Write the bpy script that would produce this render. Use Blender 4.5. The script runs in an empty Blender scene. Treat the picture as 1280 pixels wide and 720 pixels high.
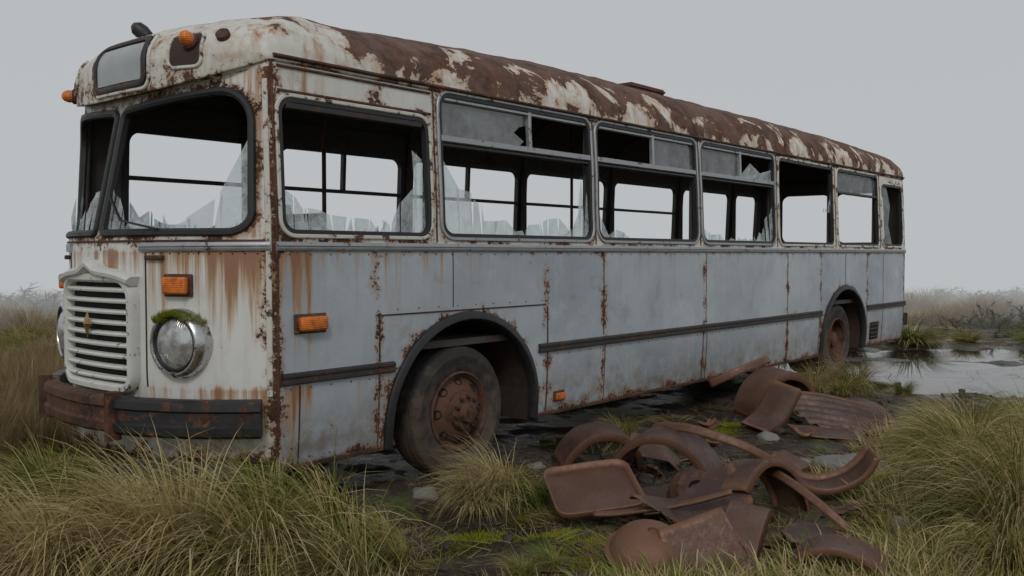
import bpy, bmesh, math, random
import numpy as np
from mathutils import Vector, Matrix, noise as mn
from mathutils.geometry import delaunay_2d_cdt
random.seed(7); np.random.seed(7)
scene=bpy.context.scene
scene.view_settings.view_transform='Standard'
scene.view_settings.look='None'
scene.view_settings.exposure=0
COL=scene.collection
R=math.radians

# ---------------------------------------------------------------- nodes
class NT:
    def __init__(s,name):
        s.m=bpy.data.materials.new(name); s.m.use_nodes=True
        s.t=s.m.node_tree; s.t.nodes.clear()
        s.out=s.t.nodes.new('ShaderNodeOutputMaterial')
    def n(s,typ,**k):
        nd=s.t.nodes.new(typ)
        for a,b in k.items(): setattr(nd,a,b)
        return nd
    def l(s,a,b): s.t.links.new(a,b)
    def put(s,sock,v):
        if isinstance(v,bpy.types.NodeSocket): s.l(v,sock)
        elif v is not None:
            if isinstance(v,(tuple,list)) and len(v)==3 and sock.type=='RGBA': v=(*v,1)
            sock.default_value=v
    def obj(s): return s.n('ShaderNodeTexCoord').outputs['Object']
    def mapv(s,vec,scale=(1,1,1),loc=(0,0,0)):
        m=s.n('ShaderNodeMapping'); s.l(vec,m.inputs[0]); m.inputs['Scale'].default_value=scale; m.inputs['Location'].default_value=loc
        return m.outputs[0]
    def noise(s,vec,scale=5,detail=4,rough=.6,dist=0):
        m=s.n('ShaderNodeTexNoise'); s.l(vec,m.inputs['Vector'])
        m.inputs['Scale'].default_value=scale; m.inputs['Detail'].default_value=detail
        m.inputs['Roughness'].default_value=rough; m.inputs['Distortion'].default_value=dist
        return m.outputs['Fac']
    def math(s,op,a,b=None,c=None,clamp=False):
        m=s.n('ShaderNodeMath',operation=op); m.use_clamp=clamp
        s.put(m.inputs[0],a); s.put(m.inputs[1],b)
        if c is not None: s.put(m.inputs[2],c)
        return m.outputs[0]
    def ss(s,v,a,b):
        m=s.n('ShaderNodeMapRange'); m.interpolation_type='SMOOTHSTEP'
        s.put(m.inputs['Value'],v); s.put(m.inputs['From Min'],a); s.put(m.inputs['From Max'],b)
        return m.outputs[0]
    def lin(s,v,a,b,c=0.,d=1.):
        m=s.n('ShaderNodeMapRange'); s.put(m.inputs['Value'],v)
        for k,x in zip(('From Min','From Max','To Min','To Max'),(a,b,c,d)): s.put(m.inputs[k],x)
        return m.outputs[0]
    def mix(s,f,a,b,blend='MIX'):
        m=s.n('ShaderNodeMix',data_type='RGBA',blend_type=blend)
        s.put(m.inputs[0],f); s.put(m.inputs[6],a); s.put(m.inputs[7],b)
        return m.outputs[2]
    def attr(s,name):
        return s.n('ShaderNodeAttribute',attribute_name=name)
    def sep(s,v):
        m=s.n('ShaderNodeSeparateXYZ'); s.l(v,m.inputs[0]); return m.outputs
    def bump(s,h,strength=.3,dist=.01,normal=None):
        m=s.n('ShaderNodeBump'); s.put(m.inputs['Height'],h); m.inputs['Strength'].default_value=strength
        m.inputs['Distance'].default_value=dist
        if normal is not None: s.l(normal,m.inputs['Normal'])
        return m.outputs[0]
    def pbr(s,col,rough=.6,metal=0,normal=None,spec=.5,**k):
        p=s.n('ShaderNodeBsdfPrincipled')
        s.put(p.inputs['Base Color'],col); s.put(p.inputs['Roughness'],rough); s.put(p.inputs['Metallic'],metal)
        s.put(p.inputs['Specular IOR Level'],spec)
        for a,b in k.items(): s.put(p.inputs[a.replace('_',' ')],b)
        if normal is not None: s.l(normal,p.inputs['Normal'])
        return p.outputs[0]
    def done(s,sh): s.l(sh,s.out.inputs['Surface']); return s.m

def rust_color(t,v):
    n1=t.noise(v,4,5,.65); n2=t.noise(v,23,5,.7)
    c=t.mix(t.ss(n1,.35,.65),(.035,.016,.011),(.115,.048,.024))
    c=t.mix(t.ss(n2,.5,.75),c,(.24,.09,.032))
    return t.mix(t.ss(t.noise(v,9,3,.7,.5),.55,.8),c,(.02,.012,.01)),n2

def mat_rust(name='rust',gloss=.75):
    t=NT(name); v=t.obj(); c,n2=rust_color(t,v)
    return t.done(t.pbr(c,t.lin(t.noise(v,6,3),.3,.7,gloss-.25,gloss+.15),0,t.bump(n2,.6,.008)))
def mat_scrap():
    t=NT('rust_scrap'); v=t.obj(); n1=t.noise(v,3.0,4,.55); n2=t.noise(v,70,4,.7); n3=t.noise(v,18,5,.7)
    oi=t.n('ShaderNodeObjectInfo').outputs['Random']; e=t.attr('edge').outputs['Fac']
    a=t.mix(oi,(.058,.030,.022),(.125,.058,.036))
    c=t.mix(t.math('MULTIPLY',t.ss(n1,.40,.70),.6),a,(.17,.105,.080))
    c=t.mix(t.math('MULTIPLY',t.ss(n3,.52,.75),.45),c,(.21,.085,.036))
    c=t.mix(t.math('MULTIPLY',t.ss(n2,.50,.72),.5),c,(.030,.016,.012))
    c=t.mix(t.math('MULTIPLY',t.ss(t.math('ADD',e,t.math('MULTIPLY',t.math('SUBTRACT',n3,.5),.04)),.030,.004),.6),c,(.26,.125,.065))  # lighter orange along sheet rims: edge highlight put into the rust colour
    return t.done(t.pbr(c,t.lin(n3,.35,.65,.38,.66),.25,t.bump(t.math('ADD',t.math('MULTIPLY',n2,.5),n3),.55,.006),spec=.6))

def mat_paint(name,mode):
    t=NT(name); v=t.obj(); x,y,z=t.sep(v)
    big=t.noise(v,.9,3,.5); mid=t.noise(v,5,7,.65); fine=t.noise(v,40,4,.7)
    cream=t.mix(big,(.57,.55,.475),(.70,.69,.64)); 
    grey=t.mix(t.ss(big,.35,.65),(.30,.345,.39),(.40,.445,.485))
    if mode=='side':
        up=t.ss(z,1.70,1.72)
        base=t.mix(up,grey,cream)
        tone=t.attr('tone').outputs['Fac']
        base=t.mix(t.lin(tone,0,1,0,.24),base,(.66,.68,.67))
        sc=t.noise(v,1.7,8,.74,.8)
        base=t.mix(t.math('MULTIPLY',t.ss(sc,.52,.66),.30),base,(.60,.63,.65))
        base=t.mix(t.math('MULTIPLY',t.ss(sc,.46,.34),.38),base,(.21,.24,.27))
    elif mode=='front':
        base=t.mix(t.ss(big,.3,.7),(.64,.635,.595),(.73,.735,.715))
    else: base=cream
    edge=t.attr('edge').outputs['Fac']; drip=t.attr('drip').outputs['Fac']
    st=t.noise(t.mapv(v,(7,7,.9)),1.3,5,.6)
    grime=t.math('MULTIPLY',t.ss(st,.48,.75),.17 if mode=='side' else .26)
    base=t.mix(grime,base,(.22,.195,.16))
    base=t.mix(t.math('MULTIPLY',t.ss(t.noise(v,2.2,7,.75),.5,.7),.26),base,(.29,.255,.20))
    base=t.mix(t.math('MULTIPLY',t.ss(z,.95,.25),t.ss(t.noise(v,6,5,.7),.3,.75)),base,(.19,.14,.095))
    scr=t.noise(t.mapv(v,(3,3,34)),3,4,.7)
    base=t.mix(t.math('MULTIPLY',t.ss(scr,.66,.74),.30),base,(.74,.74,.71))
    ds=t.noise(t.mapv(v,(13,13,.5)),1.0,5,.65)
    dn=t.math('ADD',ds,t.math('MULTIPLY',drip,.25))
    stain=t.math('MULTIPLY',t.ss(dn,.62,.80),t.math('MINIMUM',t.math('MULTIPLY',drip,1.7),1.0))
    stc=t.mix(t.ss(dn,.70,.86),(.42,.235,.095),(.26,.095,.03))
    base=t.mix(t.math('MULTIPLY',stain,.88),base,stc)
    e=t.lin(edge,0,.13,1,0)
    soft=t.math('MULTIPLY',t.ss(t.math('ADD',mid,t.math('MULTIPLY',e,.30)),.57,.83),.85)
    base=t.mix(soft,base,(.35,.175,.07))
    hv=t.ss(t.math('ADD',t.math('ADD',t.math('MULTIPLY',mid,.65),t.math('MULTIPLY',fine,.35)),t.math('MULTIPLY',e,.215)),.64,.69)
    if mode=='roof':
        h=t.lin(z,2.80,3.36,0,1); 
        fr=t.math('MULTIPLY',t.ss(x,1.15,.25),t.ss(z,3.30,3.10))
        pn=t.noise(v,2.8,8,.66,.5)
        thr=t.math('ADD',t.math('SUBTRACT',.525,t.math('MULTIPLY',h,.15)),t.math('MULTIPLY',fr,.16))
        df=t.math('ADD',t.math('SUBTRACT',pn,thr),t.math('MULTIPLY',t.ss(h,.7,1.0),.10))
        hv2=t.ss(df,-.006,.012)
        hv=t.math('MAXIMUM',hv,hv2)
        rim=t.ss(t.math('ABSOLUTE',df),.08,.0)
        base=t.mix(t.math('MULTIPLY',rim,.6),base,(.42,.23,.10))
        base=t.mix(t.math('MULTIPLY',t.ss(t.noise(v,5.5,6,.7),.45,.7),.55),base,(.33,.22,.13))
    rc,rn=rust_color(t,v)
    if mode=='roof':
        rc=t.mix(t.ss(t.noise(v,3,6,.7),.38,.66),rc,(.16,.092,.066))
        rc=t.mix(t.math('MULTIPLY',t.ss(t.noise(v,7,6,.75,.4),.52,.7),.75),rc,(.05,.028,.022))
    c=t.mix(hv,base,rc)
    rough=t.lin(hv,0,1,.40,.85)
    rough=t.math('ADD',rough,t.lin(mid,.3,.7,-.08,.12))
    hgt=t.math('ADD',t.math('MULTIPLY',hv,-.5),t.math('MULTIPLY',rn,t.lin(hv,0,1,.06,.6)))
    return t.done(t.pbr(c,rough,0,t.bump(hgt,.7,.008)))

def mat_simple(name,col,rough=.6,metal=0,var=.35,scale=12,rustamt=0.,bump=.2):
    t=NT(name); v=t.obj(); n=t.noise(v,scale,5,.65)
    dark=tuple(c*(1-var) for c in col); li=tuple(min(1,c*(1+var)) for c in col)
    c=t.mix(n,dark,li); r=t.lin(n,.3,.7,rough-.1,rough+.12); m=metal
    if rustamt>0:
        rc,_=rust_color(t,v); f=t.ss(t.noise(v,scale*.7,6,.7),.72-rustamt*.45,.80-rustamt*.45)
        c=t.mix(f,c,rc); r=t.math('MAXIMUM',r,t.math('MULTIPLY',f,.85)); m=t.math('MULTIPLY',metal,t.math('SUBTRACT',1.0,f))
    return t.done(t.pbr(c,r,m,t.bump(t.noise(v,scale*4,3,.6),bump,.004)))

M_SIDE=mat_paint('paint_side','side'); M_FRONT=mat_paint('paint_front','front'); M_ROOF=mat_paint('paint_roof','roof')
M_RUST=mat_rust('rust_metal'); M_SCRAP=mat_scrap()
M_RUSTDK=mat_simple('rust_dark',(.045,.026,.018),.8,0,.5,14)
M_INNER=mat_simple('inner_lining',(.070,.062,.055),.8,0,.5,6,.35)
M_RUBBER=mat_simple('rubber_gasket',(.018,.018,.019),.5,0,.4,20,.14)
M_TRIM=mat_simple('trim_black',(.03,.027,.026),.55,0,.5,15,.42)
M_ALU=mat_simple('alu_trim',(.38,.39,.40),.45,.6,.25,15,.32)
M_CREAMTRIM=mat_simple('cream_trim',(.58,.56,.49),.5,0,.2,12,.45)
M_WHITE=mat_simple('grille_paint',(.62,.62,.58),.5,0,.15,12,.30)
M_CHROME=mat_simple('chrome',(.55,.55,.55),.25,1,.2,18,.42)
M_DARK=mat_simple('dark_void',(.012,.011,.01),.9,0,.3,8)
M_GOLD=mat_simple('brass',(.30,.20,.08),.5,.8,.3,20,.2)
def mat_tyre():
    t=NT('tyre_rubber'); v=t.obj(); n=t.noise(v,7,6,.7); z=t.sep(v)[2]
    c=t.mix(n,(.018,.017,.016),(.045,.040,.035))
    m=t.math('MULTIPLY',t.ss(t.math('ADD',n,t.lin(z,.9,.0,0.,.35)),.52,.78),.85)
    c=t.mix(m,c,(.105,.075,.052))
    return t.done(t.pbr(c,.85,0,t.bump(t.noise(v,40,3),.5,.004)))
M_TYRE=mat_tyre()
def mat_orange():
    t=NT('orange_lens'); v=t.obj(); x,y,z=t.sep(v)
    w=t.n('ShaderNodeTexWave'); w.bands_direction='Z'; t.l(v,w.inputs[0]); w.inputs['Scale'].default_value=28
    c=t.mix(t.ss(t.noise(v,14,5,.6),.35,.7),(.75,.20,.02),(.38,.09,.015))
    return t.done(t.pbr(c,.25,0,t.bump(w.outputs['Fac'],.4,.004)))
M_ORANGE=mat_orange()
def mat_glass(name,dirt,tint,gloss=.12):
    t=NT(name); v=t.obj()
    tr=t.n('ShaderNodeBsdfTransparent'); tr.inputs[0].default_value=(*tint,1)
    gl=t.n('ShaderNodeBsdfGlossy'); gl.inputs['Roughness'].default_value=.08
    df=t.n('ShaderNodeBsdfDiffuse'); df.inputs[0].default_value=(.60,.65,.65,1)
    vo=t.n('ShaderNodeTexVoronoi',feature='DISTANCE_TO_EDGE'); t.l(v,vo.inputs['Vector']); vo.inputs['Scale'].default_value=9
    a=t.n('ShaderNodeMixShader'); t.put(a.inputs[0],gloss); t.l(tr.outputs[0],a.inputs[1]); t.l(gl.outputs[0],a.inputs[2])
    f=t.math('MULTIPLY',t.ss(t.noise(v,7,5,.7),.2,.8),dirt)
    f=t.math('ADD',f,t.math('MULTIPLY',t.ss(vo.outputs[0],.03,.0),.35 if dirt>.4 else 0.),clamp=True)
    b=t.n('ShaderNodeMixShader'); t.l(f,b.inputs[0]); t.l(a.outputs[0],b.inputs[1]); t.l(df.outputs[0],b.inputs[2])
    return t.done(b.outputs[0])
M_GLASS=mat_glass('dirty_glass',.30,(.55,.58,.60),.18)
M_SHARD=mat_glass('shattered_glass',.80,(.72,.79,.80),.2)
def mat_lens():
    t=NT('headlight_glass'); v=t.obj()
    w=t.n('ShaderNodeTexWave'); w.bands_direction='Y'; t.l(v,w.inputs[0]); w.inputs['Scale'].default_value=22
    c=t.mix(t.ss(t.noise(v,16,5,.6),.4,.7),(.60,.62,.62),(.30,.29,.26))
    return t.done(t.pbr(c,.12,.55,t.bump(w.outputs['Fac'],.5,.006)))
M_LENS=mat_lens()

# ---------------------------------------------------------------- mesh utils
def newobj(name,verts,faces,mats,parent=None,smooth=False,fm=None):
    me=bpy.data.meshes.new(name); me.from_pydata([tuple(v) for v in verts],[],faces)
    for m in (mats if isinstance(mats,(list,tuple)) else [mats]): me.materials.append(m)
    if smooth: me.polygons.foreach_set('use_smooth',[True]*len(me.polygons))
    me.update(); o=bpy.data.objects.new(name,me); COL.objects.link(o)
    if parent: o.parent=parent
    return o
def empty(name,loc=(0,0,0)):
    e=bpy.data.objects.new(name,None); e.empty_display_size=.3; COL.objects.link(e); return e
def smooth_angle(o,ang=35,recalc=True):
    me=o.data; bm=bmesh.new(); bm.from_mesh(me)
    if recalc: bmesh.ops.recalc_face_normals(bm,faces=bm.faces)
    for f in bm.faces: f.smooth=True
    for e in bm.edges:
        if len(e.link_faces)==2 and e.calc_face_angle(0)>R(ang): e.smooth=False
    bm.to_mesh(me); bm.free()
def fix(o):
    bm=bmesh.new(); bm.from_mesh(o.data); bmesh.ops.recalc_face_normals(bm,faces=bm.faces); bm.to_mesh(o.data); bm.free()

W=2.5; HW=W/2; XR=11.9
BUS=empty('derelict_bus')
def ins(z):
    return .05*max(0,(z-1.75)/1.1)+.03*(max(0,.9-z)/.6)**2
def Bz(z):
    if z<1.75: return .50-.04*max(0,(.9-z)/.6)
    return .50-.21*min(1,(z-1.75)/1.0)
def wob(x,z):
    return .006*mn.noise((x*1.3,z*1.7,3.1))+.004*mn.noise((x*4,z*5,1.1))
def M_near(a,z): return Vector((a,ins(z)+wob(a,z),z))
def M_far(a,z): return Vector((a,W-ins(z)-wob(a+30,z),z))
def M_frt(u,z):
    q=(u-HW)/HW; k=1-ins(z)/HW
    return Vector((-Bz(z)*(1-min(1,abs(q))**2.4),HW+(u-HW)*k,z))
def M_rear(u,z):
    q=(u-HW)/HW; k=1-ins(z)/HW
    return Vector((XR+.30*(1-min(1,abs(q))**4)-.08*max(0,(z-1.75)),HW+(u-HW)*k,z))
def nrm(M,a,z):
    e=.01
    da=M(a+e,z)-M(a-e,z); dz=M(a,z+e)-M(a,z-e)
    n=da.cross(dz).normalized()
    if M in (M_frt,M_far): n=-n
    return n
def rrect(x0,x1,z0,z1,r,n=6):
    if not isinstance(r,(list,tuple)): r=[r]*4
    pts=[]
    for (cx,cz,rr,a0) in ((x0+r[0],z0+r[0],r[0],180),(x1-r[1],z0+r[1],r[1],270),(x1-r[2],z1-r[2],r[2],0),(x0+r[3],z1-r[3],r[3],90)):
        for i in range(n+1):
            a=R(a0+90*i/n); pts.append((cx+rr*math.cos(a),cz+rr*math.sin(a)))
    return pts
def densify(pts,step,closed=True):
    out=[]; n=len(pts)
    for i in range(n if closed else n-1):
        p=pts[i]; q=pts[(i+1)%n]; d=math.dist(p,q); k=max(1,int(math.ceil(d/step)))
        for j in range(k):
            t=j/k; out.append((p[0]+(q[0]-p[0])*t,p[1]+(q[1]-p[1])*t))
    if not closed: out.append(pts[-1])
    o2=[out[0]]
    for p in out[1:]:
        if math.dist(p,o2[-1])>1e-4: o2.append(p)
    return o2
def inpoly(P,poly):
    x=P[:,0]; y=P[:,1]; res=np.zeros(len(P),bool); n=len(poly)
    for i in range(n):
        x0,y0=poly[i]; x1,y1=poly[(i+1)%n]
        if y0==y1: continue
        c=((y0>y)!=(y1>y))&(x<(x1-x0)*(y-y0)/(y1-y0)+x0); res^=c
    return res
def dpoly(P,poly):
    d=np.full(len(P),9.)
    for q in poly: d=np.minimum(d,np.hypot(P[:,0]-q[0],P[:,1]-q[1]))
    return d
def patch(name,M,a0,a1,z0,z1,holes,step,mats,flip,seams=(),bottomjag=0):
    holes=[densify(h,step) for h in holes]
    outer=densify([(a0,z0),(a1,z0),(a1,z1),(a0,z1)],step)
    ga=np.arange(a0+step,a1-step*.4,step); gz=np.arange(z0+step,z1-step*.4,step)
    G=np.array([(a,z) for a in ga for z in gz])
    for h in holes:
        k=inpoly(G,h)|(dpoly(G,h)<step*.45); G=G[~k]
    V=[]; E=[]
    def loop(L):
        s=len(V); V.extend(L); n=len(L)
        for i in range(n): E.append((s+i,s+(i+1)%n))
    loop(outer)
    for h in holes: loop(h)
    V.extend([tuple(g) for g in G])
    vv,ee,ff,_,_,_=delaunay_2d_cdt([Vector(v) for v in V],E,[],0,1e-5)
    P=np.array([(v.x,v.y) for v in vv]); F=np.array([list(f) for f in ff if len(f)==3])
    C=P[F].mean(axis=1); keep=np.ones(len(F),bool)
    for h in holes: keep&=~inpoly(C,h)
    keep&=(C[:,1]>z0)
    F=F[keep]
    edge=np.minimum(np.abs(P[:,1]-z0),1)
    edge=np.minimum(edge,np.minimum(abs(P[:,0]-a0),abs(P[:,0]-a1)))
    for h in holes: edge=np.minimum(edge,dpoly(P,h))
    for s in seams: edge=np.minimum(edge,np.abs(P[:,0]-s)+.03)
    edge=np.minimum(edge,np.abs(P[:,1]-1.70)+.05)
    drip=np.zeros(len(P))
    for zt,amp in ((1.68,1.),(.84,.7)):
        k=P[:,1]<zt; drip[k]=np.maximum(drip[k],amp*np.exp(-(zt-P[k,1])/.42))
    k=(P[:,1]>1.73); drip[k]=.5
    if M==M_near: drip*=np.where(P[:,0]<.3,1.4,np.where(P[:,0]<2.,.62,.42))
    if M==M_frt: drip*=np.where(P[:,0]<.32,1.7,1.0)
    bins=np.searchsorted(np.array(sorted(seams)) if len(seams) else np.array([99.]),P[:,0])
    rnd=np.random.RandomState(3).rand(60); tone=rnd[bins+np.where(P[:,1]<.85,20,0)]
    faces=[tuple(reversed(f)) if flip else tuple(f) for f in F.tolist()]
    o=newobj(name,[M(p[0],p[1]) for p in P.tolist()],faces,mats,BUS,True)
    for nm,arr in (('edge',edge),('drip',drip),('tone',tone)):
        at=o.data.attributes.new(nm,'FLOAT','POINT'); at.data.foreach_set('value',arr.astype(np.float32))
    s=o.modifiers.new('s','SOLIDIFY'); s.thickness=.045; s.offset=-1; s.material_offset=1; s.material_offset_rim=1
    return o
def sweep(name,M,path,prof,mat,closed=False,step=.05,parent=BUS,bend=None):
    p=densify(path,step,closed); n=len(p); V=[];F=[]
    P3=[M(*q) for q in p]; N=[nrm(M,*q) for q in p]
    k=len(prof)
    for i in range(n):
        if closed: t=P3[(i+1)%n]-P3[i-1]
        else: t=P3[min(n-1,i+1)]-P3[max(0,i-1)]
        t.normalize(); s=N[i].cross(t).normalized()
        for (a,b) in prof:
            w_=bend(p[i]) if bend else 0
            V.append(P3[i]+s*a+N[i]*(b+w_))
    for i in range(n if closed else n-1):
        j=(i+1)%n
        for c in range(k):
            d=(c+1)%k; F.append((i*k+c,i*k+d,j*k+d,j*k+c))
    if not closed: F.append(tuple(range(k))); F.append(tuple(reversed(range((n-1)*k,n*k))))
    o=newobj(name,V,F,mat,parent); smooth_angle(o,40); return o
def rectp(w,o0,o1,b=.004):
    w=w/2
    return [(-w,o0),(-w,o1-b),(-w+b,o1),(w-b,o1),(w,o1-b),(w,o0)]
def box(name,M,a,z,w,h,d,mat,out=0.,bev=.008,parent=BUS,rot=0):
    p=M(a,z); n=nrm(M,a,z); ta=(M(a+.02,z)-M(a-.02,z)).normalized(); up=n.cross(ta).normalized()
    if up.z<0: up=-up
    bm=bmesh.new(); bmesh.ops.create_cube(bm,size=1)
    bmesh.ops.scale(bm,vec=(w,d,h),verts=bm.verts)
    bmesh.ops.bevel(bm,geom=bm.edges[:],offset=bev,segments=3,affect='EDGES',profile=.5)
    for v in bm.verts:
        c=v.co; v.co=p+ta*c.x+up*c.z+n*(c.y+out+d/2)
    me=bpy.data.meshes.new(name); bmesh.ops.recalc_face_normals(bm,faces=bm.faces); bm.to_mesh(me); bm.free(); me.materials.append(mat)
    o=bpy.data.objects.new(name,me); COL.objects.link(o); o.parent=parent; 
    for f in me.polygons: f.use_smooth=True
    smooth_angle(o,35); return o
def lathe(name,prof,center,axis,mat,seg=48,parent=BUS,upv=None,jit=0,sq=1.):
    axis=axis.normalized(); u=(Vector((0,0,1)) if abs(axis.z)<.9 else Vector((1,0,0))); u=(u-axis*u.dot(axis)).normalized(); w=axis.cross(u)
    V=[];F=[];k=len(prof)
    for i in range(seg):
        a=2*math.pi*i/seg
        for (r,h) in prof:
            rr=r*(1+jit*mn.noise((math.cos(a)*2,math.sin(a)*2,r*3)))
            V.append(Vector(center)+(u*math.cos(a)*sq+w*math.sin(a))*rr+axis*h)
    for i in range(seg):
        j=(i+1)%seg
        for c in range(k-1): F.append((i*k+c,i*k+c+1,j*k+c+1,j*k+c))
    o=newobj(name,V,F,mat,parent)
    bm=bmesh.new(); bm.from_mesh(o.data); bmesh.ops.remove_doubles(bm,verts=bm.verts,dist=1e-5); bm.to_mesh(o.data); bm.free()
    smooth_angle(o,32); return o

# ---------------------------------------------------------------- BUS body
ZB=.30; ZWB=1.79; ZWT=2.82
wins=[(.06,1.32,ZWB,2.61,.09),(1.46,3.32,ZWB,ZWT,.10),(3.43,5.21,ZWB,ZWT,.10),(5.33,7.09,ZWB,ZWT,.10),(7.23,8.93,ZWB,2.80,.08),(9.10,10.68,ZWB,2.80,.08),(10.84,11.78,ZWB,2.70,.12)]
def arch(cx,cz=.45,rx=.80,rz=.74,zb=.2,n=26):
    pts=[(cx-rx,zb)]
    for i in range(n+1):
        a=math.pi-math.pi*i/n; pts.append((cx+rx*math.cos(a),cz+rz*math.sin(a)))
    pts.append((cx+rx,zb)); return pts
AX=(1.72,9.36)
holes=[rrect(*w) for w in wins]+[arch(a) for a in AX]
seamsX=[.82,2.68,3.5,5.36,7.46,8.5,10.22]
patch('side_panel',M_near,0,XR,ZB,2.90,holes,.05,[M_SIDE,M_INNER],False,seamsX)
fwins=[(.30,1.60),(1.75,3.3),(3.43,5.21),(5.33,7.09),(7.23,8.93),(9.10,10.68),(10.84,11.7)]
fwins=[(a,b,ZWB,2.66,.12) for a,b in fwins]
patch('side_panel_far',M_far,0,XR,ZB,2.90,[rrect(*w) for w in fwins]+[arch(a) for a in AX],.08,[M_SIDE,M_INNER],True,seamsX)
def tilt(poly):
    out=[]
    for (u,z) in poly:
        k=max(0,(z-1.9)/.77); q=1-abs(u-HW)/HW
        out.append((u,z-.085*k*q**1.2))
    return out
ws=[tilt(densify(rrect(.10,1.205,1.78,2.68,[.13,.05,.07,.22],8),.05)),tilt(densify(rrect(1.275,2.40,1.78,2.68,[.05,.13,.22,.07],8),.05))]
patch('front_panel',M_frt,0,W,.36,2.86,ws,.05,[M_FRONT,M_INNER],True,())
patch('rear_panel',M_rear,0,W,.36,2.90,[rrect(.35,1.2,1.85,2.66,.12),rrect(1.3,2.15,1.85,2.66,.12)],.08,[M_SIDE,M_INNER],False,())
for i,h in enumerate(ws): sweep('windscreen_gasket',M_frt,h,[(-.030,-.02),(-.030,.012),(-.013,.024),(.010,.022),(.018,.008),(.018,-.02)],M_RUBBER,True,.06)
for i,w in enumerate(wins):
    h=rrect(*w)
    sweep('window_gasket',M_near,h,[(-.014,-.04),(-.014,.007),(.014,.007),(.014,-.04)],M_RUBBER,True,.1)
    sweep('window_frame',M_near,rrect(w[0]-.026,w[1]+.026,w[2]-.026,w[3]+.026,w[4]+.02),rectp(.026,-.004,.016,.005),M_CREAMTRIM if i in(0,4,5,6) else M_ALU,True,.1)
for w in fwins: sweep('window_gasket_far',M_far,rrect(*w),rectp(.05,-.05,.01),M_RUBBER,True,.15)
for i in (1,2,3):
    w=wins[i]; mid=w[0]+(w[1]-w[0])*(.56,.54,.52)[i-1]
    sweep('vent_rail',M_near,[(w[0],2.50),(w[1],2.50)],rectp(.045,-.045,.01),M_ALU)
    sweep('vent_rail_shadow',M_near,[(w[0],2.455),(w[1],2.455)],rectp(.022,-.045,.0),M_RUBBER)
    sweep('vent_post',M_near,[(mid,2.52),(mid,2.82)],rectp(.035,-.03,.006),M_ALU)
    sweep('vent_top',M_near,[(w[0]+.05,2.79),(w[1]-.05,2.79)],rectp(.022,-.03,.004),M_ALU)
sweep('window_rail',M_near,[(wins[5][0],2.5),(wins[5][1],2.5)],rectp(.03,-.045,.006),M_TRIM)
sweep('window_rail',M_near,[(wins[0][0]+.05,2.575),(wins[0][1]-.05,2.575)],rectp(.04,-.045,.004),M_TRIM)
for w in fwins[:5]:
    sweep('vent_rail_far',M_far,[(w[0],2.27),(w[1],2.27)],rectp(.035,-.05,.0),M_RUBBER)
for w in fwins[1:3]:
    m=(w[0]+w[1])/2; sweep('vent_post_far',M_far,[(m,2.27),(m,2.66)],rectp(.035,-.05,.0),M_RUBBER)
def pane(name,M,poly,off,mat,jag=None):
    V=[M(a,z)+nrm(M,a,z)*off for a,z in poly]
    return newobj(name,V,[tuple(range(len(V)))],mat,BUS)
w=wins[1]; mid=w[0]+(w[1]-w[0])*.56
pane('vent_glass',M_near,[(w[0],2.52),(mid-.12,2.52),(mid-.05,2.57),(mid-.17,2.63),(mid-.1,2.68),(mid-.02,2.70),(mid,2.82),(w[0]+.02,2.8)],-.03,M_GLASS)
w=wins[2]; mid=w[0]+(w[1]-w[0])*.54
pane('vent_glass',M_near,[(mid,2.52),(w[1],2.52),(w[1]-.02,2.8),(mid,2.82)],-.025,M_GLASS)
w=wins[3]; mid=w[0]+(w[1]-w[0])*.52
pane('vent_glass',M_near,[(w[0],2.52),(mid,2.52),(mid,2.82),(w[0]+.02,2.8)],-.03,M_GLASS)
pane('vent_glass',M_near,[(mid,2.52),(w[1],2.52),(w[1],2.66),(w[1]-.3,2.60),(w[1]-.55,2.7),(mid+.1,2.58)],-.025,M_SHARD)
w=wins[5]; pane('vent_glass',M_near,[(w[0],2.5),(w[1],2.5),(w[1],2.79),(w[0],2.79)],-.03,M_GLASS)
w=wins[6]; pane('window_glass',M_near,[(w[0],1.8),(w[0]+.55,1.8),(w[0]+.4,2.1),(w[0]+.5,2.4),(w[0]+.35,2.69),(w[0]+.05,2.69)],-.03,M_GLASS)
def shards(M,a0,a1,z0,left,right,base,seed,name='broken_glass',zmax=.75):
    rs=random.Random(seed); V=[];F=[]
    a=a0; L=a1-a0
    def hh(a):
        t=(a-a0)/L
        env=base*rs.uniform(.25,1.6)+left*max(0,1-t*2.9)**1.2*rs.uniform(.5,1.2)+right*max(0,1-(1-t)*2.9)**1.2*rs.uniform(.5,1.2)
        if rs.random()<.14: env*=.2
        return env
    pts=[(a0,hh(a0))]
    while a<a1-.03:
        a=min(a1,a+rs.choice([.02,.04,.06,.09,.14])); pts.append((a,min(zmax,hh(a))))
    for i in range(len(pts)-1):
        (p,h0),(q,h1)=pts[i],pts[i+1]
        o0=-.02+rs.uniform(-.008,.008); o1=-.02+rs.uniform(-.008,.008); o2=o0+rs.uniform(-.03,.03)*(h0+h1)
        s=len(V)
        for (x,z,o) in ((p,z0,o0),(q,z0,o1),(q+rs.uniform(-.03,.03),z0+h1,o2),(p,z0+h0,o2+rs.uniform(-.012,.012))):
            V.append(M(x,z)+nrm(M,x,z)*o)
        F.append((s,s+1,s+2)); 
        V.append(V[s].copy()); V.append(V[s+2].copy()); F.append((s+4,s+5,s+3))
    return newobj(name,V,F,M_SHARD,BUS)
shards(M_near,wins[0][0],wins[0][1],ZWB,.22,.66,.07,1)
shards(M_near,wins[1][0],wins[1][1],ZWB,.50,.52,.09,2)
shards(M_near,wins[2][0]+.02,wins[2][0]+.5,ZWB,.25,.0,.08,3)
shards(M_near,wins[3][0],wins[3][1],ZWB,.12,.36,.04,4)
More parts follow.
